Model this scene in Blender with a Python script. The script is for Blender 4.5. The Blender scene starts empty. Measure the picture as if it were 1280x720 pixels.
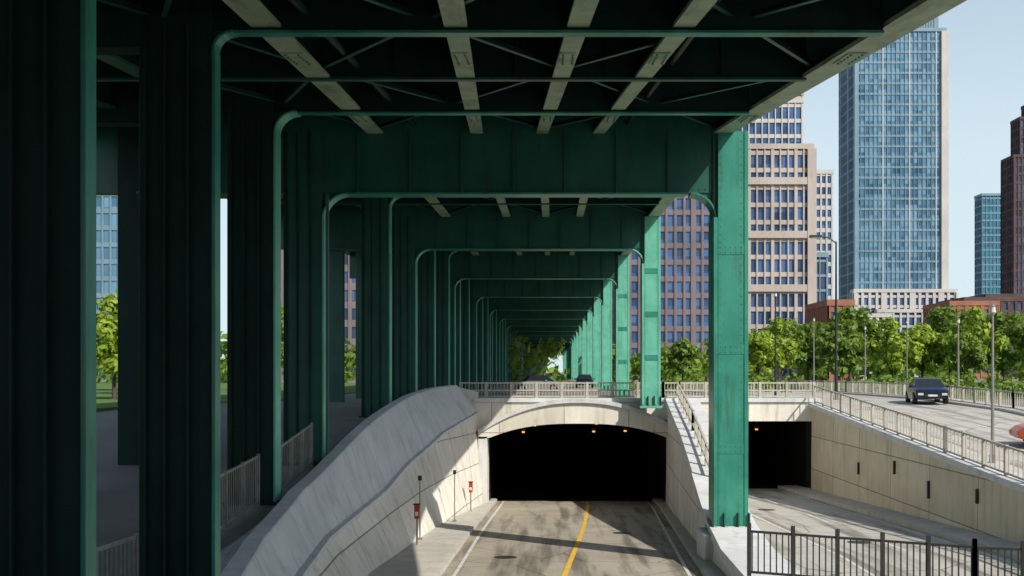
import bpy, math, random
from mathutils import Vector, Matrix
R = random.Random(7)
sc = bpy.context.scene
sc.view_settings.view_transform='Standard'; sc.view_settings.look='None'; sc.view_settings.exposure=0

# ---------------------------------------------------------------- materials
def new_mat(name):
    m=bpy.data.materials.new(name); m.use_nodes=True
    nt=m.node_tree; b=nt.nodes['Principled BSDF']
    return m,nt,b
def N(nt,t,**k):
    n=nt.nodes.new(t)
    for a,v in k.items(): setattr(n,a,v)
    return n
def ramp(nt,fac,stops):
    r=N(nt,'ShaderNodeValToRGB'); el=r.color_ramp.elements
    while len(el)<len(stops): el.new(0.5)
    for e,(p,c) in zip(el,stops):
        e.position=p; e.color=(c[0],c[1],c[2],1)
    nt.links.new(fac,r.inputs[0]); return r.outputs[0]
def noise(nt,vec,scale,detail=6,rough=.6):
    n=N(nt,'ShaderNodeTexNoise'); n.inputs['Scale'].default_value=scale
    n.inputs['Detail'].default_value=detail; n.inputs['Roughness'].default_value=rough
    if vec: nt.links.new(vec,n.inputs['Vector'])
    return n.outputs['Fac']
def scaled(nt,s):
    t=N(nt,'ShaderNodeTexCoord'); m=N(nt,'ShaderNodeMapping'); m.inputs['Scale'].default_value=s
    nt.links.new(t.outputs['Object'],m.inputs[0]); return m.outputs[0]
def mix(nt,a,b,f,mode='MIX'):
    m=N(nt,'ShaderNodeMix',data_type='RGBA',blend_type=mode)
    for i,v in ((0,f),(6,a),(7,b)):
        if isinstance(v,(int,float)): m.inputs[i].default_value=v
        elif isinstance(v,tuple): m.inputs[i].default_value=(*v,1)
        else: nt.links.new(v,m.inputs[i])
    return m.outputs[2]
def bump(nt,b,h,st,dist=.02):
    n=N(nt,'ShaderNodeBump'); n.inputs['Strength'].default_value=st; n.inputs['Distance'].default_value=dist
    nt.links.new(h,n.inputs['Height']); nt.links.new(n.outputs[0],b.inputs['Normal'])

def weathered(name,c1,c2,stain=(.1,.08,.05),rough=.6,scale=1.2,stain_amt=.5,bs=.3,metal=0,spec=.4,streak=(2.5,2.5,.22)):
    m,nt,b=new_mat(name)
    v=scaled(nt,(1,1,1)); f=noise(nt,v,scale,5,.65)
    col=ramp(nt,f,[(.32,c1),(.68,c2)])
    v2=scaled(nt,streak); f2=noise(nt,v2,1.3,4,.7)
    m2=ramp(nt,f2,[(.52,(0,0,0)),(.75,(stain_amt,)*3)])
    col=mix(nt,col,stain,m2)
    nt.links.new(col,b.inputs['Base Color']); b.inputs['Roughness'].default_value=rough
    b.inputs['Metallic'].default_value=metal; b.inputs['Specular IOR Level'].default_value=spec
    if bs: bump(nt,b,noise(nt,v,18,2),bs)
    return m
M={}
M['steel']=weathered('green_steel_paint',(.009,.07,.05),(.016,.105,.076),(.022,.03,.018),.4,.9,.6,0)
M['steel_lt']=weathered('green_steel_paint_lit',(.09,.36,.265),(.15,.47,.35),(.09,.13,.08),.35,1.5,.5,0)  # lit copy of the green paint: sunlit edges put into the colour
M['steel_mid']=weathered('green_steel_paint_part_lit',(.022,.18,.13),(.045,.26,.19),(.035,.06,.035),.3,1.1,.75,.1)  # same green paint, brightened in colour for the better-lit columns and edges
M['steel_dk']=weathered('green_steel_paint_shaded',(.004,.021,.016),(.008,.034,.026),(.005,.008,.005),.6,.9,.5,0,0,.2)  # shaded copy of the green paint: under-deck shade put into the colour
M['flange']=weathered('stringer_flange_bounce_lit',(.2,.29,.19),(.34,.42,.29),(.08,.08,.045),.5,1.5,.75,0,streak=(2,.5,1))  # aged paint lightened to stand in for light bounced off the road
M['deck']=weathered('deck_underside',(.006,.008,.007),(.013,.015,.013),(.004,.004,.004),.9,.5,.5,0,0,.05)  # near-black colour carries the shade under the deck
def concrete(name,c1,c2,joint=True,bw=3.2,bh=1.5,stain=(.12,.1,.075),amt=.6):
    m,nt,b=new_mat(name)
    v=scaled(nt,(1,1,1)); f=noise(nt,v,.7,6,.7)
    col=ramp(nt,f,[(.3,c1),(.7,c2)])
    f2=noise(nt,scaled(nt,(1.6,1.6,.16)),1.5,5,.7)
    col=mix(nt,col,stain,ramp(nt,f2,[(.5,(0,0,0)),(.78,(amt,)*3)]))
    if joint:
        t=N(nt,'ShaderNodeTexCoord'); s=N(nt,'ShaderNodeSeparateXYZ'); nt.links.new(t.outputs['Object'],s.inputs[0])
        a=N(nt,'ShaderNodeMath',operation='ADD'); nt.links.new(s.outputs[0],a.inputs[0]); nt.links.new(s.outputs[1],a.inputs[1])
        c=N(nt,'ShaderNodeCombineXYZ'); nt.links.new(a.outputs[0],c.inputs[0]); nt.links.new(s.outputs[2],c.inputs[1])
        br=N(nt,'ShaderNodeTexBrick'); br.offset=0; nt.links.new(c.outputs[0],br.inputs['Vector'])
        br.inputs['Scale'].default_value=1; br.inputs['Brick Width'].default_value=bw; br.inputs['Row Height'].default_value=bh
        br.inputs['Mortar Size'].default_value=.022; br.inputs['Mortar Smooth'].default_value=.2
        br.inputs['Color1'].default_value=(1,1,1,1); br.inputs['Color2'].default_value=(.84,.83,.8,1); br.inputs['Mortar'].default_value=(.35,.33,.3,1)
        col=mix(nt,col,br.outputs['Color'],1.0,'MULTIPLY')
    nt.links.new(col,b.inputs['Base Color']); b.inputs['Roughness'].default_value=.85
    bump(nt,b,noise(nt,v,14,3),.35)
    return m
M['conc']=concrete('concrete_panels',(.64,.61,.54),(.8,.77,.7),True,3.2,1.5,(.2,.17,.13),.5)
M['conc_warm']=concrete('concrete_panels_warm',(.6,.53,.41),(.76,.68,.54),True,4,1.6,(.2,.16,.11),.5)
M['conc_sm']=concrete('concrete_smooth',(.5,.51,.52),(.64,.65,.66),False,1,1,(.2,.19,.18),.5)
M['tunnel']=weathered('tunnel_lining_shaded',(.006,.006,.006),(.011,.01,.009),(.004,.004,.004),.95,.6,.3,0,0,.1)  # darkness inside the tunnel put into the lining colour
def asphalt(name,c1,c2):
    m,nt,b=new_mat(name)
    v=scaled(nt,(1,1,1))
    col=ramp(nt,noise(nt,v,.5,6,.7),[(.3,c1),(.7,c2)])
    tr=noise(nt,scaled(nt,(1.1,.05,1)),1.6,3,.6)
    col=mix(nt,col,(c1[0]*.4,c1[1]*.4,c1[2]*.4),ramp(nt,tr,[(.48,(0,0,0)),(.66,(.85,)*3)]))
    fine=noise(nt,v,22,2,.6); col=mix(nt,col,ramp(nt,fine,[(.3,(.72,.72,.72)),(.7,(1.0,1.0,1.0))]),1.0,'MULTIPLY')
    cr=N(nt,'ShaderNodeTexVoronoi',feature='DISTANCE_TO_EDGE'); cr.inputs['Scale'].default_value=.28; nt.links.new(v,cr.inputs['Vector'])
    col=mix(nt,(.03,.03,.03),col,ramp(nt,cr.outputs['Distance'],[(.0,(.3,)*3),(.012,(1,)*3)]))
    nt.links.new(col,b.inputs['Base Color']); b.inputs['Roughness'].default_value=.85
    return m
M['asphalt']=asphalt('worn_asphalt',(.33,.29,.23),(.47,.42,.34))
M['road_lt']=asphalt('pale_road',(.42,.4,.35),(.56,.54,.49))
M['tunnel_floor']=weathered('tunnel_floor',(.02,.02,.02),(.03,.03,.03),(.01,.01,.01),.9,.5,.3,0,0,.1)  # road surface with the tunnel's shade put into its colour
M['paving']=weathered('sidewalk_concrete',(.42,.4,.36),(.55,.52,.47),(.16,.15,.12),.85,.8,.5,.3)
M['ground']=weathered('ground_paving',(.14,.135,.12),(.23,.22,.19),(.07,.065,.05),.9,.15,.5,.3,streak=(.3,.3,.3))
M['grass']=weathered('grass',(.05,.1,.015),(.1,.17,.03),(.07,.065,.02),.95,.5,.4,.5,streak=(.4,.4,.4))
M['yellow']=weathered('yellow_road_paint',(.66,.38,.03),(.78,.48,.05),(.3,.22,.1),.7,3,.9,0,streak=(3,3,3))
M['white']=weathered('white_road_paint',(.5,.5,.47),(.7,.7,.66),(.34,.3,.25),.7,3,1,0,streak=(3,3,3))
M['metal']=weathered('galvanised_rail',(.22,.22,.2),(.34,.33,.3),(.1,.08,.06),.45,4,.5,0,.5)
M['metal_dk']=weathered('dark_rail_paint',(.012,.014,.013),(.025,.027,.025),(.04,.025,.02),.5,4,.4,0)
M['beige']=weathered('tan_rail',(.36,.34,.29),(.5,.47,.4),(.2,.15,.1),.6,4,.5,0)
def flat(name,c,rough=.5,metal=0,emit=None,es=0):
    m,nt,b=new_mat(name)
    f=noise(nt,scaled(nt,(1,1,1)),6,4)
    nt.links.new(ramp(nt,f,[(.3,tuple(x*.85 for x in c)),(.7,c)]),b.inputs['Base Color'])
    b.inputs['Roughness'].default_value=rough; b.inputs['Metallic'].default_value=metal
    if emit: b.inputs['Emission Color'].default_value=(*emit,1); b.inputs['Emission Strength'].default_value=es
    return m
M['red']=flat('red_enamel',(.4,.03,.02),.4)
M['carblue']=flat('dark_blue_car_paint',(.01,.02,.05),.2,.3)
M['carred']=flat('orange_red_car_paint',(.6,.1,.03),.25,.1)
M['carsilver']=flat('silver_car_paint',(.5,.5,.52),.25,.6)
M['tyre']=flat('tyre_rubber',(.02,.02,.02),.9)
M['carglass']=flat('car_glass',(.02,.025,.03),.05)
M['lampglass']=flat('lamp_glass',(.6,.6,.55),.3)
M['taill']=flat('tail_light',(.4,.01,.01),.3)
M['amber']=flat('amber_tunnel_lamp',(.8,.4,.1),.5,0,(1,.42,.1),1.3)
M['bark']=weathered('bark',(.05,.04,.03),(.1,.08,.06),(.03,.03,.02),.9,6,.5,0)
def leafmat(name,c1,c2):
    m,nt,b=new_mat(name)
    g=N(nt,'ShaderNodeNewGeometry')
    col=ramp(nt,g.outputs['Random Per Island'],[(0,c1),(1,c2)])
    nt.links.new(col,b.inputs['Base Color']); b.inputs['Roughness'].default_value=.6
    tr=N(nt,'ShaderNodeBsdfTranslucent'); nt.links.new(mix(nt,col,(.35,.5,.03),.45),tr.inputs[0])
    ms=N(nt,'ShaderNodeMixShader'); ms.inputs[0].default_value=.38
    nt.links.new(b.outputs[0],ms.inputs[1]); nt.links.new(tr.outputs[0],ms.inputs[2])
    nt.links.new(ms.outputs[0],nt.nodes['Material Output'].inputs[0])
    return m
M['leaf1']=leafmat('foliage_bright',(.16,.25,.015),(.36,.48,.05))
M['leaf2']=leafmat('foliage_deep',(.07,.14,.015),(.2,.3,.035))
def glass(name,dark,light,bay,fl,rough=.12,metal=.25,bias=.5):
    m,nt,b=new_mat(name)
    t=N(nt,'ShaderNodeTexCoord')
    d=N(nt,'ShaderNodeVectorMath',operation='DIVIDE'); d.inputs[1].default_value=(bay,bay,fl); nt.links.new(t.outputs['Object'],d.inputs[0])
    a=N(nt,'ShaderNodeVectorMath',operation='ADD'); a.inputs[1].default_value=(.31,.37,.03); nt.links.new(d.outputs[0],a.inputs[0])
    f=N(nt,'ShaderNodeVectorMath',operation='FLOOR'); nt.links.new(a.outputs[0],f.inputs[0])
    w=N(nt,'ShaderNodeTexWhiteNoise',noise_dimensions='3D'); nt.links.new(f.outputs[0],w.inputs['Vector'])
    big=noise(nt,t.outputs['Object'],.05,3)
    s=N(nt,'ShaderNodeMath',operation='MULTIPLY_ADD'); nt.links.new(w.outputs['Value'],s.inputs[0]); s.inputs[1].default_value=.55
    nt.links.new(big,s.inputs[2])
    col=ramp(nt,s.outputs[0],[(.3+.2*bias,dark),(1.05-.1*bias,light)])
    nt.links.new(col,b.inputs['Base Color']); b.inputs['Roughness'].default_value=rough; b.inputs['Metallic'].default_value=metal
    return m
M['g_blue']=glass('blue_curtain_glass',(.02,.08,.14),(.18,.34,.46),1.5,3.6,.15,.35,.35)
M['g_navy']=glass('navy_window_glass',(.01,.03,.09),(.07,.15,.33),2.1,3.6,.2,.1)
M['g_dark']=glass('dark_window_glass',(.012,.02,.04),(.08,.13,.24),2,3.5,.2,.1)
M['g_teal']=glass('teal_glass',(.02,.12,.19),(.06,.24,.34),1.5,3.6,.2,.3)
M['m_blue']=weathered('blue_mullion_metal',(.13,.22,.28),(.2,.3,.37),(.08,.13,.18),.5,.1,.3,0)
M['stone']=weathered('beige_stone',(.38,.32,.29),(.48,.42,.38),(.2,.16,.14),.8,.1,.4,0)
M['stone_lt']=weathered('pale_stone',(.44,.42,.4),(.55,.53,.5),(.25,.22,.18),.8,.1,.4,0)
M['brown']=weathered('mauve_grey_granite',(.14,.11,.12),(.21,.17,.18),(.08,.06,.07),.7,.1,.4,0)
M['brick']=weathered('red_brick',(.24,.1,.06),(.34,.15,.1),(.12,.07,.05),.9,.4,.4,0)
M['brick_dk']=weathered('dark_brown_stone',(.07,.045,.045),(.11,.072,.07),(.05,.035,.03),.9,.2,.4,0)
M['roof']=weathered('roof_gravel',(.1,.1,.1),(.18,.17,.16),(.06,.06,.06),.9,.3,.3,0)

# ---------------------------------------------------------------- mesh builder
class MB:
    def __init__(s): s.v=[];s.f=[];s.m=[];s.mats=[]
    def mi(s,k):
        if k not in s.mats: s.mats.append(k)
        return s.mats.index(k)
    def face(s,pts,k):
        n=len(s.v); s.v+= [tuple(p) for p in pts]; s.f.append(tuple(range(n,n+len(pts)))); s.m.append(s.mi(k))
    def hexa(s,p,k):
        n=len(s.v); s.v+=[tuple(q) for q in p]
        for f in ((0,3,2,1),(4,5,6,7),(0,1,5,4),(1,2,6,5),(2,3,7,6),(3,0,4,7)):
            s.f.append(tuple(n+i for i in f)); s.m.append(s.mi(k))
    def box(s,x0,x1,y0,y1,z0,z1,k):
        s.hexa([(x0,y0,z0),(x1,y0,z0),(x1,y1,z0),(x0,y1,z0),(x0,y0,z1),(x1,y0,z1),(x1,y1,z1),(x0,y1,z1)],k)
    def bar(s,a,b,w,h,k,up=(0,0,1)):
        a=Vector(a);b=Vector(b);d=(b-a).normalized();u=Vector(up)
        if abs(d.dot(u))>.99: u=Vector((1,0,0))
        r=d.cross(u).normalized();u=r.cross(d).normalized()
        p=[]
        for c in (a,b):
            for i,j in ((-1,-1),(1,-1),(1,1),(-1,1)): p.append(c+r*w/2*i+u*h/2*j)
        s.hexa(p,k)
    def cyl(s,a,b,r0,r1,k,n=8,cap=True):
        a=Vector(a);b=Vector(b);d=(b-a).normalized();u=Vector((0,0,1))
        if abs(d.z)>.95: u=Vector((1,0,0))
        x=d.cross(u).normalized();y=d.cross(x)
        m=len(s.v)
        for c,r in ((a,r0),(b,r1)):
            for i in range(n):
                t=2*math.pi*i/n; s.v.append(tuple(c+(x*math.cos(t)+y*math.sin(t))*r))
        for i in range(n):
            j=(i+1)%n; s.f.append((m+i,m+j,m+n+j,m+n+i)); s.m.append(s.mi(k))
        if cap:
            s.f.append(tuple(m+i for i in range(n))[::-1]);s.m.append(s.mi(k))
            s.f.append(tuple(m+n+i for i in range(n)));s.m.append(s.mi(k))
    def sweep(s,secs,ks):
        m=len(s.v);n=len(secs[0])
        for q in secs: s.v+=[tuple(p) for p in q]
        for i in range(len(secs)-1):
            for j in range(n-1):
                a=m+i*n+j
                s.f.append((a,a+1,a+n+1,a+n)); s.m.append(s.mi(ks if isinstance(ks,str) else ks[j]))
    def obj(s,name,parent=None,smooth=False,bev=0):
        me=bpy.data.meshes.new(name); me.from_pydata(s.v,[],s.f); me.update()
        for k in s.mats: me.materials.append(M[k])
        me.polygons.foreach_set('material_index',s.m)
        if smooth: me.polygons.foreach_set('use_smooth',[True]*len(s.f))
        o=bpy.data.objects.new(name,me); sc.collection.objects.link(o)
        if bev:
            b=o.modifiers.new('bev','BEVEL'); b.width=bev; b.segments=1; b.limit_method='ANGLE'
        if parent: o.parent=parent
        return o
def empty(name,loc=(0,0,0)):
    e=bpy.data.objects.new(name,None); e.location=loc; sc.collection.objects.link(e); return e
def ip(y,t):
    if y<=t[0][0]: return t[0][1]
    for (a,b),(c,d) in zip(t,t[1:]):
        if y<=c: return b+(d-b)*(y-a)/(c-a)
    return t[-1][1]

# ---------------------------------------------------------------- levels (metres, camera eye at z=0)
YS=[-60,-20,0,6,11,16,20,23,27,30,32,35,38,42,45,48,51]
def zr1(y): return -6.65+.052*(51-y) if y>27 else -5.4
def zr2(y): return -6.0+.048*(51-y) if y>26 else -4.8
GL=[(17,-3.7),(27,-3.05),(32,-2.4),(38,-1.95),(45,-1.75),(51,-1.7)]
GR=[(20,-3.7),(27,-3.5),(38,-2.7),(51,-1.95),(62,-1.7)]
LT=[(17,-3.4),(22.6,-3.1),(27,-2.75),(32,-1.9),(38,-1.35),(45,-.95),(51,-.6)]
RT=[(20,-3.5),(28,-3.3),(51,-1.75)]
def g(x,y): return ip(y,GL) if x<4 else ip(y,GR)

xs=[-4000,-1200,-400,-120,-50,-25,-14,-6.5,13.4,20,30,60,150,500,1500,4000]
ys=[-4000,-800,-200]+YS[:-1]+[51.8,62,80,120,200,500,1500,5000]
mb=MB()
for i in range(len(xs)-1):
    for j in range(len(ys)-1):
        if xs[i]>=-6.6 and xs[i+1]<=13.5 and ys[j+1]<=51.9 and ys[j]>=-60: continue
        mb.face([(x,y,g(x,y)) for x,y in ((xs[i],ys[j]),(xs[i+1],ys[j]),(xs[i+1],ys[j+1]),(xs[i],ys[j+1]))],'ground')
mb.obj('ground')

def road(name,fx0,fx1,fz,key,ysl,off=0):
    mb=MB(); secs=[]
    for y in ysl:
        a,b=fx0(y),fx1(y); secs.append([(a+(b-a)*t/6,y,fz(y)+off) for t in range(7)])
    mb.sweep(secs,key); return mb.obj(name)
YT=YS+[54]; YT2=[54,80,111]
rl=[(11,-2.4),(27,-2.95),(40,-3.0),(51,-2.9)]; rr=[(22,3.6),(27,4.0),(40,4.7),(51,5.3)]
road('tunnel_road',lambda y:ip(y,rl),lambda y:ip(y,rr),zr1,'asphalt',YT)
road('ramp_road',lambda y:ip(y,[(27,5.2),(51,7.0)]),lambda y:12.95,zr2,'road_lt',YT)
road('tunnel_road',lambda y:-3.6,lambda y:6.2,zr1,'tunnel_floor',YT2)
road('ramp_road',lambda y:6.8,lambda y:13.1,zr2,'tunnel_floor',YT2)
mb=MB(); L=[];Rr=[]
for y in YT:
    a=ip(y,rl); L.append([(-6.5,y,zr1(y)+.14),(a-.15,y,zr1(y)+.14),(a,y,zr1(y)+.13),(a+.01,y,zr1(y)-.05)])
    b=ip(y,rr); Rr.append([(b-.01,y,zr1(y)-.05),(b,y,zr1(y)+.13),(b+.15,y,zr1(y)+.14),(b+2,y,zr1(y)+.14)])
mb.sweep(L,'paving'); mb.sweep(Rr,'paving'); mb.obj('sidewalk')
mb=MB()
mb.sweep([[(11.9,y,zr2(y)-.02),(11.9,y,zr2(y)+.16),(12.05,y,zr2(y)+.17),(12.95,y,zr2(y)+.18)] for y in YT],'paving')
mb.obj('kerb')
cl=[(11,-.6),(22,.0),(27.5,.35),(33,.75),(40,1.25),(51,1.8),(90,2.4)]
mb=MB()
for o,w in ((0,.075),):
    mb.sweep([[(ip(y,cl)+o-w,y,zr1(y)+.006),(ip(y,cl)+o+w,y,zr1(y)+.006)] for y in YT],'yellow')
for tb,o in ((rl,.35),(rr,-.35)):
    mb.sweep([[(ip(y,tb)+o-.05,y,zr1(y)+.006),(ip(y,tb)+o+.05,y,zr1(y)+.006)] for y in YT],'white')
mb.obj('road_marking')
mb=MB()
for x in (7.6,11.6):
    mb.sweep([[(x-.05,y,zr2(y)+.006),(x+.05,y,zr2(y)+.006)] for y in YT[6:]],'white')
y=12
while y<50:
    mb.face([(9.65,y,zr2(y)+.006),(9.77,y,zr2(y)+.006),(9.77,y+3,zr2(y+3)+.006),(9.65,y+3,zr2(y+3)+.006)],'white'); y+=8
mb.obj('road_marking')
mb=MB()
for x,y in ((-1.4,31),(2.6,38),(9.0,30),(8.6,41)):
    z=(zr1 if x<5 else zr2)
    mb.face([(x+.35*math.cos(t*math.pi/8),y+.35*math.sin(t*math.pi/8),z(y+.35*math.sin(t*math.pi/8))+.008) for t in range(16)],'metal_dk')
mb.obj('manhole_cover')

# left retaining wall
TX=[(-20,-4.2),(11,-4.5),(16,-4.95),(20,-5.6),(25,-6.05),(44,-6.0),(48,-5.6),(51,-4.7)]
SX=[(-20,-3.8),(11,-4.0),(16,-4.45),(20,-5.1),(25,-5.5),(38,-5.35),(45,-4.85),(51,-3.75)]
SZ=[(20,-4.15),(33,-3.8),(42,-3.0),(51,-2.0)]
BX=[(-20,-3.2),(11,-3.5),(20,-4.2),(27,-4.5),(40,-4.2),(51,-3.3)]
fine=[-20+i*1.0 for i in range(72)]
secs=[]
for y in fine:
    tx,sx,bx=ip(y,TX),ip(y,SX),ip(y,BX); zs=ip(y,SZ)
    zt=sum(ip(y+d,LT) for d in (-3,-1.5,0,1.5,3))/5
    secs.append([(-6.7,y,g(-7,y)-.02),(tx-.4,y,g(-7,y)+.0),(tx-.4,y,zt-.03),(tx-.37,y,zt),(tx-.03,y,zt),(tx,y,zt-.03),
                 (sx-.05,y,zs+.02),(sx+.1,y,zs),(sx+.1,y,zs-.12),(sx,y,zs-.14),(bx,y,zr1(y)-.3)])
mb=MB(); mb.sweep(secs,['conc_sm']*9+['conc'])
mb.box(-6.7,-3.9,51.003,52.0,-3.5,-1.69,'conc_sm')
mb.hexa([(-5.1,51.005,-1.69),(-3.7,51.005,-2.2),(-3.7,51.4,-2.2),(-5.1,51.4,-1.69),(-5.1,51.005,-.66),(-3.7,51.005,-1.0),(-3.7,51.4,-1.0),(-5.1,51.4,-.66)],'conc_sm')
mb.obj('retaining_wall')

mb=MB(); secs=[];cap=[]
for y in YS:
    zt=ip(y,RT)
    secs.append([(12.9,y,zr2(y)-.3),(12.94,y,zt)])
    cap.append([(12.94,y,zt),(12.8,y,zt+.002),(12.8,y,zt+.2),(13.45,y,zt+.2),(13.45,y,zt-.6)])
mb.sweep(secs,'conc_warm'); mb.sweep(cap,'conc_sm')
for i,(y,dzv,h) in enumerate(((24,.1,.3),(27.5,-.1,.3),(31,.3,.22),(35,0,.3),(38.5,.4,.25),(43,-.1,.25))):
    z=(zr2(y)+ip(y,RT))/2+dzv
    mb.box(12.84,12.915,y,y+.09,z-h,z+h,'metal_dk')
mb.obj('retaining_wall')

CZ=[(22,-4.75),(28,-4.65),(31,-4.3),(36,-3.4),(42,-2.4),(51,-1.35)]
CL=[(27,4.55),(31,4.7),(51,5.75)]; CR=[(27,5.75),(31,5.9),(51,7.2)]
secs=[]
for y in [20]+YS[7:]:
    a,b,z=ip(y,CL),ip(y,CR),ip(y,CZ)
    secs.append([(a-.1,y,zr1(y)-.3),(a,y,z-.3),(a-.1,y,z-.28),(a-.1,y,z),(b+.1,y,z),(b+.1,y,z-.28),(b,y,z-.3),(b+.05,y,zr2(y)-.3)])
mb=MB(); mb.sweep(secs,['conc']+['conc_sm']*5+['conc'])
mb.face([secs[0][i] for i in range(8)],'conc_sm')
mb.obj('dividing_wall')

def arch(x): t=(x-1.3)/4.5; return -2.55-.75*abs(t)**2.6
def outer(x): t=(x-1.3)/4.95; return -1.32-1.55*abs(t)**2.2
p=empty('tunnel_portal')
mb=MB(); n=28
X=[-3.2+9*i/n for i in range(n+1)]
for a,b in zip(X,X[1:]):
    mb.face([(a,51,arch(a)),(b,51,arch(b)),(b,51,-1.5),(a,51,-1.5)],'conc')
    mb.face([(a,50.6,arch(a)),(b,50.6,arch(b)),(b,52.2,arch(b)),(a,52.2,arch(a))],'conc_sm')
mb.box(-3.9,-3.2,51.0,52,-8,-1.5,'conc'); mb.box(5.8,7.2,51.0,52,-8,-1.5,'conc')
mb.box(7.2,12.94,51.0,52,-2.45,-1.5,'conc')
mb.box(-3.9,13.4,50.9,52.3,-1.5,-1.3,'conc_sm')
mb.obj('headwall',p)
mb=MB(); X=[-3.65+9.9*i/32 for i in range(33)]
secs=[]
for x in X:
    zi=arch(max(-3.2,min(5.8,x))); zo=outer(x)
    if zi>zo-.3: zi=zo-.3
    secs.append([(x,50.99,zi),(x,50.6,zi),(x,50.6,zo-.22),(x,50.45,zo-.2),(x,50.45,zo),(x,51.0,zo)])
mb.sweep(secs,['conc_sm','conc','conc_sm','conc_sm','conc_sm'])
mb.box(-3.66,-3.2,50.6,51,-7,-3.2,'conc_sm'); mb.box(5.8,6.25,50.6,51,-7,-3.2,'conc_sm')
mb.obj('arched_hood',p)
mb=MB()
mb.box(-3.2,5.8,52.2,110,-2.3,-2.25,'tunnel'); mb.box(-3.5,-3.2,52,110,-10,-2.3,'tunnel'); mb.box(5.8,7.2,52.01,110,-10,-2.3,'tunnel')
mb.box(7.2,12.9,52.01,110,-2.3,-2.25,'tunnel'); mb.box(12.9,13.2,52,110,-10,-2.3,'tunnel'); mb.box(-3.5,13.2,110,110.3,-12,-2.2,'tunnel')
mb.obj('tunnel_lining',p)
mb=MB()
for x,y in ((-1.5,53.5),(2.2,54),(3.9,54.5),(-1,60),(2.7,62),(9,54),(11.2,56),(9.8,64)):
    mb.box(x-.07,x+.07,y,y+.15,-3.18,-3.1,'amber'); mb.box(x-.12,x+.12,y-.02,y+.2,-3.095,-2.95,'metal_dk'); mb.box(x-.02,x+.02,y+.06,y+.1,-2.95,-2.3,'metal_dk')
mb.obj('tunnel_lamps',p)

# ---------------------------------------------------------------- overpass the photographer stands on, unseen, added to block sky and bounce light
e=empty('overpass'); mb=MB()
mb.box(-30,30,-16,-.7,-2.4,-1.65,'conc_sm'); mb.box(-30,30,-.98,-.72,-1.65,-.9,'conc_sm'); 
for yy_ in (-14,-11,-8,-5,-2): mb.box(-30,30,yy_-.2,yy_+.2,-3.3,-2.402,'steel')
mb.obj('deck',e); mb=MB()
for x in (-5.5,4.8,13.2): mb.box(x-.4,x+.4,-15,-1.5,-6,-3.302,'conc')
mb.obj('piers',e)

# ---------------------------------------------------------------- fences / railings
def fence(name,pts,h,k,post=2.4,pick=0,rails=(.12,1.0),pw=.07,rw=.05,pk=.02):
    mb=MB()
    for a,b in zip(pts,pts[1:]):
        a=Vector(a);b=Vector(b);L=(b-a).length;n=max(1,round(L/post))
        for i in range(n+1):
            q=a.lerp(b,i/n); mb.box(q.x-pw/2,q.x+pw/2,q.y-pw/2,q.y+pw/2,q.z,q.z+h+.05,k)
        for r in rails:
            o=Vector((0,0,h*r)); mb.bar(a+o,b+o,rw,rw,k)
        if pick:
            m=int(L/pick)
            for i in range(m):
                q=a.lerp(b,(i+.5)/m); mb.box(q.x-pk/2,q.x+pk/2,q.y-pk/2,q.y+pk/2,q.z+h*rails[0],q.z+h*rails[-1],k)
    return mb.obj(name)
fence('parapet_railing',[(-4.6,51.6,-1.3),(5.6,51.6,-1.3),(6.4,51.6,-1.3),(13.2,51.6,-1.3)],.75,'beige',1.25,.16,(.1,.5,1),.13,.07,.03)
fence('wall_railing',[(13.1,y,ip(y,RT)+.2) for y in (0,20,28,51)],.85,'beige',1.5,.3,(.1,1),.1,.06,.03)
fence('wall_railing',[(ip(y,CL)+.5,y,ip(y,CZ)) for y in (35,42,51)],.8,'beige',1.5,0,(.35,1),.1,.07)
fence('roadside_railing',[(23,y,g(20,y)) for y in (20,27,38,51,62)]+[(23,80,-1.7),(20,110,-1.7)],.95,'beige',1.6,.25,(.15,1),.12,.07,.03)
fence('park_railing',[(13,66,-1.7),(9,100,-1.7)],.9,'beige',2,.3,(.15,1),.1,.06,.03)
fence('picket_fence',[(4.35,22.6,-4.5),(9.0,21.8,-4.72),(12.85,21.2,-4.8)],1.12,'metal_dk',.95,.13,(.08,.88),.08,.05,.026)
TXo=lambda y: ip(y,TX)-.75
fence('walkway_fence',[(TXo(y),y,g(-7,y)) for y in (4,10.2)],1.15,'metal_dk',1.2,.13,(.08,1),.07,.05,.02)
fence('walkway_fence',[(-6.6,12,-3.7),(-6.3,15.5,-3.7)],1.2,'metal',1.2,.13,(.08,1),.07,.05,.02)
fence('walkway_fence',[(-6.9,18,-3.6),(-7.0,24.4,-3.2)],1.2,'metal',1.3,.16,(.08,1),.07,.05,.02)
fence('walkway_fence',[(-6.9,26,-3.1),(-6.9,29.4,-2.7),],1.2,'metal',1.3,.16,(.08,1),.07,.05,.02)

mb=MB(); secs=[]
for y in YS+[62,80,120,200]:
    secs.append([(14.6+max(0,y-60)*.02,y,g(20,y)+.02),(22.3+max(0,y-60)*.02,y,g(20,y)+.02)])
mb.sweep(secs,'road_lt'); mb.obj('upper_road')
mb=MB()
mb.sweep([[(13.42,y,g(20,y)+.13),(14.45,y,g(20,y)+.14),(14.6,y,g(20,y)+.13),(14.6,y,g(20,y))] for y in YS+[62]],'paving')
mb.sweep([[(22.3,y,g(20,y)),(22.3,y,g(20,y)+.13),(24,y,g(20,y)+.14)] for y in YS+[62,80]],'paving')
mb.obj('sidewalk')
mb=MB()
for y in range(0,110,7):
    mb.face([(18.4,y,g(20,y)+.03),(18.52,y,g(20,y)+.03),(18.52,y+2.5,g(20,y+2.5)+.03),(18.4,y+2.5,g(20,y+2.5)+.03)],'white')
mb.obj('road_marking')
mb=MB()
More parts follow.
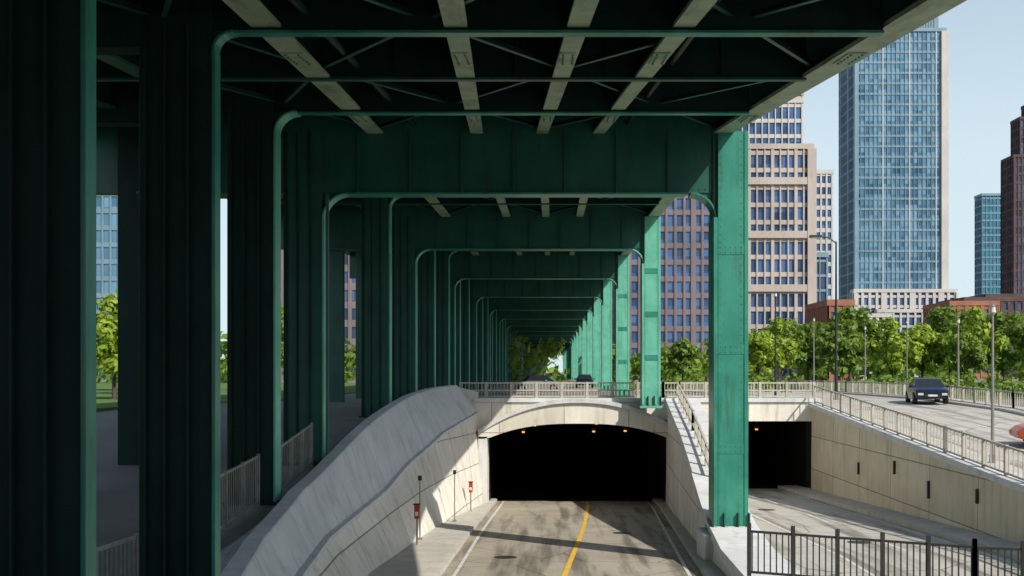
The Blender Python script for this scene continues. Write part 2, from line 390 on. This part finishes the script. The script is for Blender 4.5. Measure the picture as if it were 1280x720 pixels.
mb.box(24.5,160,64,150,-1.69,-1.64,'grass'); mb.box(8,20,96,150,-1.69,-1.64,'grass'); mb.box(-90,-16,56,150,-1.69,-1.64,'grass'); mb.box(-90,-20,30,56,-1.73,-1.60,'grass')
mb.obj('grass')

# ---------------------------------------------------------------- the steel bridge
br=empty('elevated_steel_bridge')
DZ=[(-8,2.65),(30,6.96),(50,7.55),(70,7.95),(90,8.15),(130,8.3),(420,8.4)]
def dz(y): return ip(y,DZ)
def yaw(x,y,k=.05): return x+(k*(30-max(y,-10)) if y<30 else 0)
deck_y=[-80,-30,-8,0,8,16,24,30,40,50,60,70,80,90,110,130,170,220,300,420]  # deck carried on unseen behind the camera to block sky light
mb=MB()
secs=[[(-14,y,dz(y)+1.0),(yaw(5.25,y,.04),y,dz(y)+1.0),(yaw(5.3,y,.04),y,dz(y)+1.9),(-14,y,dz(y)+1.9)] for y in deck_y]
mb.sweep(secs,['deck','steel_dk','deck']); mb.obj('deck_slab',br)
mb=MB()
def girder(x,k,fw,wk,depth=.95,yk=.05,ft=.06):
    secs=[];fl=[]
    for y in deck_y:
        X=yaw(x,y,yk); z=dz(y)
        fl.append([(X-fw/2,y,z+ft),(X-fw/2,y,z),(X+fw/2,y,z),(X+fw/2,y,z+ft),(X-fw/2,y,z+ft)])
        secs.append([(X-.03,y,z+ft),(X-.03,y,z+depth)]); 
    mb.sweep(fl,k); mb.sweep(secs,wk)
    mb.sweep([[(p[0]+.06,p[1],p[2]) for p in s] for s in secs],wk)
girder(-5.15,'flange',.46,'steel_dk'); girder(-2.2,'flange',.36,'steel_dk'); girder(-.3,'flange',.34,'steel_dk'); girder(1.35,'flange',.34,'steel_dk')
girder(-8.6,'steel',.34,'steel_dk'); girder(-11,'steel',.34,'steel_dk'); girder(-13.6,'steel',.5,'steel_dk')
# splice plates with bolts under the flanges
for x,fw in ((-5.15,.46),(-2.2,.36),(-.3,.34),(1.35,.34),(4.95,.4)):
    for ys_ in (18.4,26.5):
        X=yaw(x,ys_,.05 if x<4 else .035); z0_,z1_=dz(ys_-.5),dz(ys_+.5)
        mb.hexa([(X-fw*.42,ys_-.5,z0_-.022),(X+fw*.42,ys_-.5,z0_-.022),(X+fw*.42,ys_+.5,z1_-.022),(X-fw*.42,ys_+.5,z1_-.022),
                 (X-fw*.42,ys_-.5,z0_-.002),(X+fw*.42,ys_-.5,z0_-.002),(X+fw*.42,ys_+.5,z1_-.002),(X-fw*.42,ys_+.5,z1_-.002)],'flange')
        for i in range(5):
            for s_ in (-.25,.25):
                yb=ys_-.4+.2*i; mb.cyl((X+fw*s_,yb,dz(yb)-.021),(X+fw*s_,yb,dz(yb)-.05),.025,.02,'steel_mid',6)
mb.obj('stringers',br)
mb=MB(); girder(4.95,'flange',.55,'steel',1.0,.035,.08); mb.obj('edge_girder',br)
mb=MB(); fy=[-4,0,4,8,12,20.5,35,40,45]+[50+i*5 for i in range(1,40) if i%4]
for y in fy:
    z=dz(y)-.02
    mb.box(-13.8,yaw(4.7,y,.04),y-.07,y+.07,z-.03,z+.02,'steel'); mb.box(-13.8,yaw(4.7,y,.04),y-.02,y+.02,z+.02,z+.98,'steel_dk')
    if y<50:
        for x in (-3.6,-1.2,.6,2.9):
            mb.box(yaw(x,y)-.02,yaw(x,y)+.02,y-.12,y-.025,z+.06,z+.95,'steel_dk')
yy=[-4,4,12,20.5,30,40,50,60,70,80,90]
for y0,y1 in zip(yy,yy[1:]):
    for a,b in ((-5.15,-.3),(-.3,4.8),(-8.6,-5.15)):
        for s,e in ((a,b),(b,a)):
            mb.bar((yaw(s,y0),y0,dz(y0)+.16+(.03 if s<e else 0)),(yaw(e,y1),y1,dz(y1)+.16+(.03 if s<e else 0)),.08,.02,'steel')
            mb.bar((yaw(s,y0),y0,dz(y0)+.22+(.03 if s<e else 0)),(yaw(e,y1),y1,dz(y1)+.22+(.03 if s<e else 0)),.02,.08,'steel_dk')
mb.cyl((2.9,-6,dz(-6)+.3),(2.2,30,dz(30)+.3),.06,.06,'metal_dk'); mb.cyl((-3.6,-6,dz(-6)+.25),(-4.0,30,dz(30)+.25),.07,.07,'steel_dk')
mb.obj('floor_beams_and_bracing',br)

IX=[(11,-4.95),(16,-5.22),(25,-6.68),(30,-6.63),(42,-6.6)]
def corner(mb,x,z,r,sx,y0,y1,k,kf,w,t=.07):
    n=8; pts=[]
    for i in range(n+1):
        a=math.pi/2*i/n
        pts.append((x+sx*(r-r*math.cos(a)), z-r+r*math.sin(a)))
    ym=(y0+y1)/2
    for (ax,az),(bx,bz) in zip(pts,pts[1:]):
        for y in (y0,y1): mb.face([(x,y,z),(ax,y,az),(bx,y,bz)],k)
        dx,dzz=bx-ax,bz-az; L=math.hypot(dx,dzz); nx,nz=(dzz/L*sx,-dx/L*sx)
        a2=(ax+nx*t,az+nz*t); b2=(bx+nx*t,bz+nz*t)
        mb.hexa([(ax,ym-w/2,az),(bx,ym-w/2,bz),(bx,ym+w/2,bz),(ax,ym+w/2,az),(a2[0],ym-w/2,a2[1]),(b2[0],ym-w/2,b2[1]),(b2[0],ym+w/2,b2[1]),(a2[0],ym+w/2,a2[1])],kf)
def rivets(mb,x0,x1,z0,z1,y,k,nx,nz):
    for i in range(nx):
        for j in range(nz):
            x=x0+(x1-x0)*(i/(nx-1) if nx>1 else .5); z=z0+(z1-z0)*(j/(nz-1) if nz>1 else .5)
            mb.cyl((x,y,z),(x,y-.018,z),.022,.012,k,6)
bents=[11,16,25,30,42]+[50+8*i for i in range(0,45)]
deep=[30,50]+[70+20*i for i in range(18)]
allb=sorted(set([b for b in bents if all(abs(b-d)>3 for d in deep) or b in deep]+deep))
mc=MB(); mbm=MB()
for y in allb:
    xi=ip(y,IX); w=1.12; zt=dz(y); isd=y in deep
    zb=(zt-1.75 if y==30 else zt-1.55) if isd else zt-.06
    gz=g(-7,y)-.3
    if y<20: gz=-4.2
    hw=.2 if y>20 else .1
    fd=.24 if y>20 else .13
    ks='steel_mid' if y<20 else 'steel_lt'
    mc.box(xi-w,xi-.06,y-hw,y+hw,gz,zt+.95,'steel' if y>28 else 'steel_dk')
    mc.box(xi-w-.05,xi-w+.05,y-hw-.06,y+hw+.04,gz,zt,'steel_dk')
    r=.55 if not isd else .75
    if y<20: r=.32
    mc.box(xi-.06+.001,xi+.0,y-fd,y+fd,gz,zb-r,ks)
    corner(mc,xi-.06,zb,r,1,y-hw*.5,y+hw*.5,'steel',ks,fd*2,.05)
    mc.box(xi-w-.12,xi+.1,y-.4,y+.4,gz,gz+.34,'steel_dk')
    for xx in (xi-.78,xi-.42): mc.box(xx-.015,xx+.015,y-hw-.08,y-hw-.001,gz,zt-.01,'steel_dk')
    if y>=16: mc.box(-12.6,-11.8,y-.3,y+.3,g(-20,y)-.2,zt+.95,'steel' if y>35 else 'steel_dk')
    x1=4.7 if y>=30 else yaw(4.6,y,.04)
    if isd:
        mbm.box(-13.8,4.9,y-.22,y+.22,zb+.0,zt+.96,'steel')
        mbm.box(-12,xi-w,y-.45,y+.45,zb-.06,zb-.001,'steel')
        xr=(4.66 if y==30 else 4.35)
        mbm.box(xi+r-.06,xr-r,y-.3,y+.3,zb-.05,zb-.001,'steel_mid')
        if y<=110:
            for i in range(7): 
                xx=xi+1+i*1.5; mbm.box(xx-.02,xx+.02,y-.3,y-.221,zb+.01,zt,'steel')
        if y<=50:
            rivets(mbm,xi+.5,xr-.2,zb+.1,zb+.1,y-.222,'steel',60,1); rivets(mbm,xi+.5,xr-.2,zt-.15,zt-.15,y-.222,'steel',60,1)
        cx0,cx1=(4.66,5.66) if y==30 else (4.35,5.25)
        gz2=-4.66 if y==30 else (-1.75)
        ztop=zt+.0; kc='steel_mid'; ke='steel_mid' if y==30 else 'steel_lt'
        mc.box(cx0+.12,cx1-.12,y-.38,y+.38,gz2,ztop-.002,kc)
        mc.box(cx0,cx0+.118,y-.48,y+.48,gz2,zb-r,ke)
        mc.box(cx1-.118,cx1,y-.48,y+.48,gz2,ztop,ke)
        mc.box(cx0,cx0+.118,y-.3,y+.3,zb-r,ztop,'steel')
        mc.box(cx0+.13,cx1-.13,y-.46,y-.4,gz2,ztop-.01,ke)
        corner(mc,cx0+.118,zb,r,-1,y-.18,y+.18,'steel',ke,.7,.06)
        mc.box(cx0-.1,cx1+.1,y-.6,y+.6,gz2,gz2+.12,ke)
        for xx in (cx0-.02,cx0+.3,cx1-.3,cx1+.02):
            mc.box(xx-.02,xx+.02,y-.58,y-.39,gz2+.12,gz2+.6,'steel')
            mc.cyl((xx+.08,y-.54,gz2+.12),(xx+.08,y-.54,gz2+.2),.04,.04,'metal',6)
        if y<=70:
            for k in range(3):
                z=gz2+2.3+k*(ztop-gz2-3)/3
                mc.box(cx0+.125,cx1-.125,y-.475,y-.461,z,z+.28,kc)
                rivets(mc,cx0+.2,cx1-.2,z+.07,z+.21,y-.476,kc,5,2)
            for xx in (cx0+.2,cx1-.2): rivets(mc,xx,xx,gz2+.8,ztop-.3,y-.461,kc,1,48)
    else:
        mbm.box(xi+r-.06,x1,y-.1,y+.1,zb-.045,zb-.001,'steel_mid' if y<30 else 'steel')
        mbm.box(xi-.3,x1,y-.04,y+.04,zb,zb+.95,'steel_dk')
        mbm.box(-13,xi-w,y-.2,y+.2,zb-.3,zb+.9,'steel_dk')
mc.obj('columns',br,bev=.008); mbm.obj('cross_beams',br)
mb=MB(); mb.box(4.35,5.95,29.2,30.8,-6,-4.66,'conc_sm'); mb.obj('column_plinth',br,bev=.03)
mb=MB(); mb.cyl((-6.45,29.4,-2.8),(-6.45,29.4,5.1),.05,.05,'steel'); mb.obj('downpipes',br)

# ---------------------------------------------------------------- trees
def crown_mesh(name,seed,H,Wd,leaf,nclump=42,nleaf=65,ls=.33):
    r=random.Random(seed); mb=MB()
    th=H*.28
    top=(r.uniform(-.2,.2),r.uniform(-.2,.2),H*.62)
    mb.cyl((0,0,0),(0,0,th),.17,.12,'bark',7); mb.cyl((0,0,th),top,.12,.04,'bark',6)
    for i in range(7):
        a=r.uniform(0,6.28); q=(math.cos(a)*Wd*.3,math.sin(a)*Wd*.3,H*r.uniform(.45,.8))
        mb.cyl((0,0,th*r.uniform(.8,1.5)),q,.07,.02,'bark',5)
    for c in range(nclump):
        while True:
            u=Vector((r.uniform(-1,1),r.uniform(-1,1),r.uniform(-1,1)))
            if .35<u.length<1: break
        sh=1-.45*max(0,u.z)
        C=Vector((u.x*Wd*.5*sh,u.y*Wd*.5*sh,H*.62+u.z*H*.36)); cr=r.uniform(.4,.95)*Wd*.16
        for l in range(nleaf):
            d=Vector((r.gauss(0,1),r.gauss(0,1),r.gauss(0,.75))).normalized()*cr*r.uniform(.4,1.15)
            p=C+d; s=ls*r.uniform(.5,1.1)
            nrm=(d.normalized()+Vector((r.uniform(-.7,.7),r.uniform(-.7,.7),r.uniform(-.2,.9)))).normalized()
            t=nrm.orthogonal().normalized(); t.rotate(Matrix.Rotation(r.uniform(0,6.28),3,nrm)); bt=nrm.cross(t)
            mb.face([p-t*s,p-bt*s*.55,p+t*s,p+bt*s*.55],leaf)
    me=bpy.data.meshes.new(name); me.from_pydata(mb.v,[],mb.f)
    for k in mb.mats: me.materials.append(M[k])
    me.polygons.foreach_set('material_index',mb.m); me.update(); return me
TM=[crown_mesh('tree_a',1,7.2,5.2,'leaf1'),crown_mesh('tree_b',2,6.4,4.6,'leaf1'),crown_mesh('tree_c',3,7.6,5.6,'leaf2'),crown_mesh('tree_d',4,6.0,3.6,'leaf2')]
def tree(x,y,i,s=1,z=None):
    o=bpy.data.objects.new('deciduous_tree',TM[i]); sc.collection.objects.link(o)
    o.location=(x,y,-1.7 if z is None else z); o.scale=(s,s,s*R.uniform(.95,1.1)); o.rotation_euler=(0,0,R.uniform(0,6.28))
for x,y,i,s in [(18.5,92,1,.85),(21.5,97,0,.9),(25,90,3,.9),(27.5,98,2,.95),(30.5,92,0,.95),(34,94,1,1),(37,90,0,1.0),(40.5,92,2,1.0),(44,88,0,1.0),
                (46,95,1,1.05),(35,86,3,.8),(32,110,2,1.1),(42,108,2,1.2),(50,100,2,1.1),(28,112,2,1.0),(24,108,2,.95),(54,112,2,1.1),(14.5,88,1,.8),(12,94,3,.8),
                (-33,62,0,1.1),(-38,70,1,1.2),(-29,75,2,1.1),(-45,66,2,1.2),(-24,90,0,1),(-36,90,2,1.2),(-19,110,1,1.1),(-50,85,0,1.2),(-26.5,62,0,.9)]:
    tree(x,y,i,s)
def mass(name,boxes,leaf,ls):
    mb=MB(); r=random.Random(5)
    for (x0,x1,y0,y1,z0,z1,n) in boxes:
        for c in range(n):
            C=Vector((r.uniform(x0,x1),r.uniform(y0,y1),r.uniform(z0,z1)*.5+z0*.5+ (z1-z0)*.2*r.random())); cr=r.uniform(.5,1.1)*(z1-z0)*.35
            for l in range(60):
                d=Vector((r.gauss(0,1),r.gauss(0,1),r.gauss(0,.8))).normalized()*cr*r.uniform(.3,1.1); p=C+d; s=ls*r.uniform(.5,1.1)
                nrm=(d.normalized()+Vector((r.uniform(-.7,.7),r.uniform(-.7,.7),r.uniform(0,.9)))).normalized()
                t=nrm.orthogonal().normalized(); bt=nrm.cross(t)
                mb.face([p-t*s,p-bt*s*.6,p+t*s,p+bt*s*.6],leaf)
    mb.obj(name)
mass('shrub_bed',[(25,70,80,86,-1.7,.4,110),(9,20,84,90,-1.7,.0,50),(24.5,34,66,80,-1.7,-.5,60)],'leaf2',.22)
mass('distant_tree_mass',[(-80,140,150,175,-2,8,220)],'leaf2',.8)

# ---------------------------------------------------------------- buildings
def tower(name,x0,x1,y0,y1,z1,fl,bay,pier,span,kf,kg,kt=None,z0=-2,proud=.35,major=0,parent=None,kmaj=None,parapet=1.2):
    p=parent or empty(name)
    mb=MB(); mb.box(x0,x1,y0,y1,z0,z1-.3,kg); mb.obj('glazing',p)
    mb=MB(); q=proud*.6
    n=int((z1-z0)/fl)
    for i in range(n+1):
        z=z0+i*fl
        if z>z1: break
        zz=min(z+span,z1)
        for b in ((x0-q,x1+q,y0-q,y0-.01),(x0-q,x1+q,y1+.01,y1+q),(x0-q,x0-.01,y0,y1),(x1+.01,x1+q,y0,y1)): mb.box(*b,z,zz,kf)
    mb.box(x0-proud-.1,x1+proud+.1,y0-proud-.1,y1+proud+.1,z1,z1+parapet,kt or kf); mb.box(x0+1,x1-1,y0+1,y1-1,z1+parapet,z1+parapet+.05,'roof')
    mb.obj('floor_bands',p)
    mb=MB()
    nx=max(1,round((x1-x0)/bay)); ny=max(1,round((y1-y0)/bay))
    for i in range(nx+1):
        x=x0+(x1-x0)*i/nx; w=pier; k=kf
        if major and i%major==0: w=pier*2.2; k=kmaj or kf
        for ya,yb in ((y0-proud,y0-.005),(y1+.005,y1+proud)): mb.box(x-w/2,x+w/2,ya,yb,z0,z1-.002,k)
    for i in range(ny+1):
        y=y0+(y1-y0)*i/ny; w=pier; k=kf
        if major and i%major==0: w=pier*2.2; k=kmaj or kf
        for xa,xb in ((x0-proud-.004,x0-.005),(x1+.005,x1+proud+.004)): mb.box(xa,xb,y-w/2,y+w/2,z0,z1-.002,k)
    mb.obj('piers',p)
    return p
def mech(p,x0,x1,y0,y1,z0,z1,k='metal'):
    mb=MB(); mb.box(x0,x1,y0,y1,z0,z1,k)
    n=int((x1-x0)/.9)
    for i in range(n): mb.box(x0+.9*i,x0+.9*i+.3,y0-.2,y0-.01,z0,z1-.3,k)
    mb.obj('roof_plant',p)
p=tower('glass_office_tower',104.5,135,352,372,117,3.6,1.5,.16,.75,'m_blue','g_blue',major=6,kmaj='stone_lt')
mb=MB(); mb.box(133.6,136,351.0,353.5,-2,117,'stone_lt'); mb.box(103.8,105.1,351,352.6,-2,117,'m_blue'); mb.obj('corner_piers',p)
mech(p,108,134,355,370,118.2,123,'m_blue')
tower('glass_office_tower',103,137,348,351,27,3.4,2.4,.9,.9,'stone_lt','g_navy',parent=p,proud=.6,major=4)
tower('glass_office_tower',110,137,345,348,20,3.4,2.4,.7,.7,'stone_lt','g_navy',parent=p,proud=.5)
p=tower('beige_office_building',39,58.2,230,255,50,3.9,1.75,.32,1.0,'stone','g_navy',major=3,proud=.5)
mb=MB()
for i in range(4):
    z=6+i*12; mb.box(38.3,58.9,229.1,229.49,z,z+1.6,'stone')
for x in (39,58.2): mb.box(x-1,x+1,229,229.45,-2,50,'stone')
mb.obj('stone_bands',p)
tower('upper',43,58.5,240,258,63,3.6,1.5,.25,.9,'stone_lt','g_navy',z0=51.2,parent=p)
tower('upper2',45,60,246,262,66.5,3.6,1.5,.25,.7,'stone','g_navy',z0=51.2,parent=p)
mech(p,48,56,248,256,67.7,70.5)
p=tower('granite_office_building',15,36.5,222,250,42,3.6,1.9,.5,1.15,'brown','g_navy',major=4,proud=.45)
mech(p,19,30,226,240,43,46,'brown')
tower('granite_office_building',8,14.5,240,262,36,3.6,1.9,.6,1.2,'stone','g_dark')
tower('pale_apartment_tower',75.5,82,300,320,58,3.3,1.6,.5,1.2,'stone_lt','g_navy')
tower('dark_glass_block',62,67,250,270,28,3.6,1.5,.2,.6,'m_blue','g_dark')
tower('brick_rowhouse',53.5,58,198,214,12.8,3.4,1.5,.7,1.5,'brick','g_dark')
tower('brick_rowhouse',60,66,215,230,11,3.4,1.5,.7,1.5,'stone','g_dark')
tower('teal_glass_tower',210,221,500,508,86,3.6,2,.2,.8,'m_blue','g_teal')
p=tower('dark_stone_tower',189.5,212,420,431,88,3.6,1.6,.5,1.0,'brick_dk','g_dark',major=4)
tower('dark_stone_tower',193,212,422,430,104,3.6,1.6,.5,1.0,'brick_dk','g_dark',z0=89.2,parent=p)
tower('dark_stone_tower',197,212,423,429,110,3.6,1.6,.5,1.0,'brick_dk','g_dark',z0=105.2,parent=p)
tower('brick_warehouse',102,114,262,280,17,3.6,2,.9,1.6,'brick','g_dark')
tower('brick_warehouse',117,150,290,310,20,3.6,2,.9,1.6,'brick_dk','g_dark')
tower('stone_lowrise',84,99,300,315,16,3.6,2,.9,1.4,'stone_lt','g_dark')
tower('brick_warehouse',140,175,330,350,24,3.6,2,.9,1.6,'brick_dk','g_dark')
tower('slab_glass_tower',-108,-83,200,225,42,3.3,1.6,.3,.9,'m_blue','g_blue')
tower('granite_office_building',-62,-30,200,225,36,3.6,1.9,.7,1.35,'brown','g_dark')
tower('glass_midrise',-27,-4,420,440,30,3.6,1.9,.4,1,'m_blue','g_blue')

# ---------------------------------------------------------------- cars
def car(name,x,y,z,paint,rot=0):
    e=empty(name,(x,y,z)); e.rotation_euler=(0,0,rot)
    S=[(-2.2,.74,.80,.66,.45,.62,.66),(-2.05,.82,.86,.70,.32,.78,.82),(-1.45,.86,.89,.74,.28,.9,.95),(-.75,.87,.9,.6,.26,.93,1.38),(.1,.87,.9,.6,.26,.93,1.45),
       (.75,.87,.9,.62,.26,.93,1.36),(1.35,.86,.89,.74,.28,.9,.94),(1.95,.82,.85,.7,.32,.74,.78),(2.15,.74,.78,.62,.42,.6,.64)]
    secs=[]
    for (yy,wb,wm,wr,zb,zm,zt) in S:
        secs.append([(-wb,yy,zb),(-wm,yy,(zb+zm)/2),(-wm,yy,zm),(-wr,yy,zt),(wr,yy,zt),(wm,yy,zm),(wm,yy,(zb+zm)/2),(wb,yy,zb),(-wb,yy,zb)])
    mb=MB(); n=9
    m=len(mb.v)
    for q in secs: mb.v+=q
    for i in range(len(secs)-1):
        for j in range(8):
            a=m+i*n+j; k=paint
            if j in (2,4) and 2<=i<=5: k='carglass'
            if j==3 and i in (2,5): k='carglass'
            mb.f.append((a,a+n,a+n+1,a+1)); mb.m.append(mb.mi(k))
    mb.face(secs[0][:8],paint); mb.face(secs[-1][:8][::-1],paint)
    mb.obj('body',e)
    mb=MB()
    for sx in (-1,1):
        for yy in (-1.35,1.35):
            mb.cyl((sx*.70,yy,.33),(sx*.91,yy,.33),.33,.33,'tyre',16); mb.cyl((sx*.90,yy,.33),(sx*.925,yy,.33),.2,.18,'metal',10)
        mb.box(sx*.62-.14,sx*.62+.14,-2.215,-2.12,.5,.62,'lampglass'); mb.box(sx*.62-.14,sx*.62+.14,2.1,2.165,.48,.6,'taill')
        mb.box(sx*.98-.08,sx*.98+.08,-.85,-.7,.9,1.03,paint)
    mb.box(-.45,.45,-2.21,-2.15,.42,.55,'tyre'); mb.box(-.25,.25,-2.225,-2.21,.44,.54,'white')
    mb.obj('wheels_and_lights',e)
car('sedan_car',21.2,58,g(20,58)+.02,'carblue',-.2)
car('hatchback_car',19.0,37.0,g(20,37)+.02,'carred',1.35)
car('sedan_car',-1.2,88,-1.69,'carsilver',1.5); car('sedan_car',3.5,110,-1.69,'carblue',0)
car('sedan_car',-9.5,72,-1.69,'carsilver',0)

# ---------------------------------------------------------------- lamps & street furniture
def lamp(name,x,y,z,h,arm=0,k='metal',r=.07):
    e=empty(name,(x,y,z)); mb=MB(); mb.cyl((0,0,0),(0,0,.4),r*1.8,r*1.6,k,10); mb.cyl((0,0,.4),(0,0,h),r,r*.55,k,10)
    if arm:
        mb.cyl((0,0,h-.1),(arm*.5,0,h+.25),r*.5,r*.45,k,8); mb.cyl((arm*.5,0,h+.25),(arm,0,h+.3),r*.45,r*.4,k,8)
    mb.obj('pole',e)
    mb=MB()
    if arm:
        s=1 if arm>0 else -1
        mb.box(min(arm,arm+s*.7),max(arm,arm+s*.7),-.14,.14,h+.24,h+.38,k); mb.box(min(arm+s*.1,arm+s*.6),max(arm+s*.1,arm+s*.6),-.11,.11,h+.19,h+.238,'lampglass')
    else:
        mb.cyl((0,0,h),(0,0,h+.08),.06,.09,k,10); mb.cyl((0,0,h+.08),(0,0,h+.28),.1,.08,'lampglass',10); mb.cyl((0,0,h+.28),(0,0,h+.36),.11,.03,k,10)
    mb.obj('luminaire',e)
lamp('street_lamp',14.2,33,g(20,33),4.9,0,'metal',.06)
lamp('street_lamp',17.2,62,-1.7,9.6,-.9,'metal_dk',.09)
lamp('street_lamp',22.5,88,-1.7,6,0,'metal'); lamp('street_lamp',26.3,86,-1.7,5.2,0,'metal'); lamp('street_lamp',30.5,88,-1.7,5.8,0,'metal')
lamp('street_lamp',14.4,66,-1.7,6.5,0,'metal_dk'); lamp('street_lamp',24.6,62,-1.7,4.6,0,'metal')
def alarm(x,y,z):
    e=empty('emergency_call_box',(x,y,z)); mb=MB(); mb.cyl((0,0,0),(0,0,1.3),.03,.03,'metal'); mb.box(-.08,.08,-.08,.08,.85,1.3,'red'); mb.box(-.05,.05,-.09,-.081,.95,1.08,'white'); mb.box(-.11,.11,-.1,.1,1.302,1.33,'metal_dk'); mb.obj('box',e)
alarm(-4.35,33,zr1(33)+.14); alarm(-3.65,46,zr1(46)+.14)
def sign(x,y,z,h):
    e=empty('guide_post',(x,y,z)); mb=MB(); mb.cyl((0,0,0),(0,0,h),.025,.02,'metal'); mb.box(-.06,.06,-.05,.05,h,h+.16,'metal_dk'); mb.box(-.08,.08,-.07,.07,0,.06,'metal'); mb.obj('post_and_head',e)
sign(-4.45,34.5,zr1(34.5)+.14,2.0); sign(-3.9,41,zr1(41)+.14,1.9)
# ---------------------------------------------------------------- light
az=math.radians(135); el=math.radians(40)
sv=Vector((math.sin(az)*math.cos(el),math.cos(az)*math.cos(el),math.sin(el)))
L=bpy.data.lights.new('sun','SUN'); L.energy=5; L.angle=math.radians(.5); L.color=(1,.94,.83)
o=bpy.data.objects.new('sun',L); sc.collection.objects.link(o); o.rotation_euler=sv.to_track_quat('Z','Y').to_euler(); o.location=(60,-60,60)
w=bpy.data.worlds.new('World'); sc.world=w; w.use_nodes=True; nt=w.node_tree
s=nt.nodes.new('ShaderNodeTexSky'); s.sky_type='NISHITA'; s.sun_disc=False; s.sun_elevation=el; s.sun_rotation=az; s.air_density=1.0; s.dust_density=1.5; s.ozone_density=1.0
# summer haze: the sky pales towards the horizon
tc=N(nt,'ShaderNodeTexCoord'); sp=N(nt,'ShaderNodeSeparateXYZ'); nt.links.new(tc.outputs['Generated'],sp.inputs[0])
hz=ramp(nt,sp.outputs[2],[(0.0,(.92,)*3),(.2,(.82,)*3),(.55,(.08,)*3)])
col=mix(nt,s.outputs[0],(5.2,6.3,6.8),hz)
bg=nt.nodes['Background']; bg.inputs[1].default_value=.14; nt.links.new(col,bg.inputs[0])
# ---------------------------------------------------------------- camera
c=bpy.data.cameras.new('camera'); c.lens=36; c.sensor_width=36; c.shift_x=-50/1280; c.shift_y=105/1280; c.clip_end=8000; c.clip_start=.1
co=bpy.data.objects.new('camera',c); sc.collection.objects.link(co); co.location=(0,0,0); co.rotation_euler=(math.radians(90),0,0); sc.camera=co
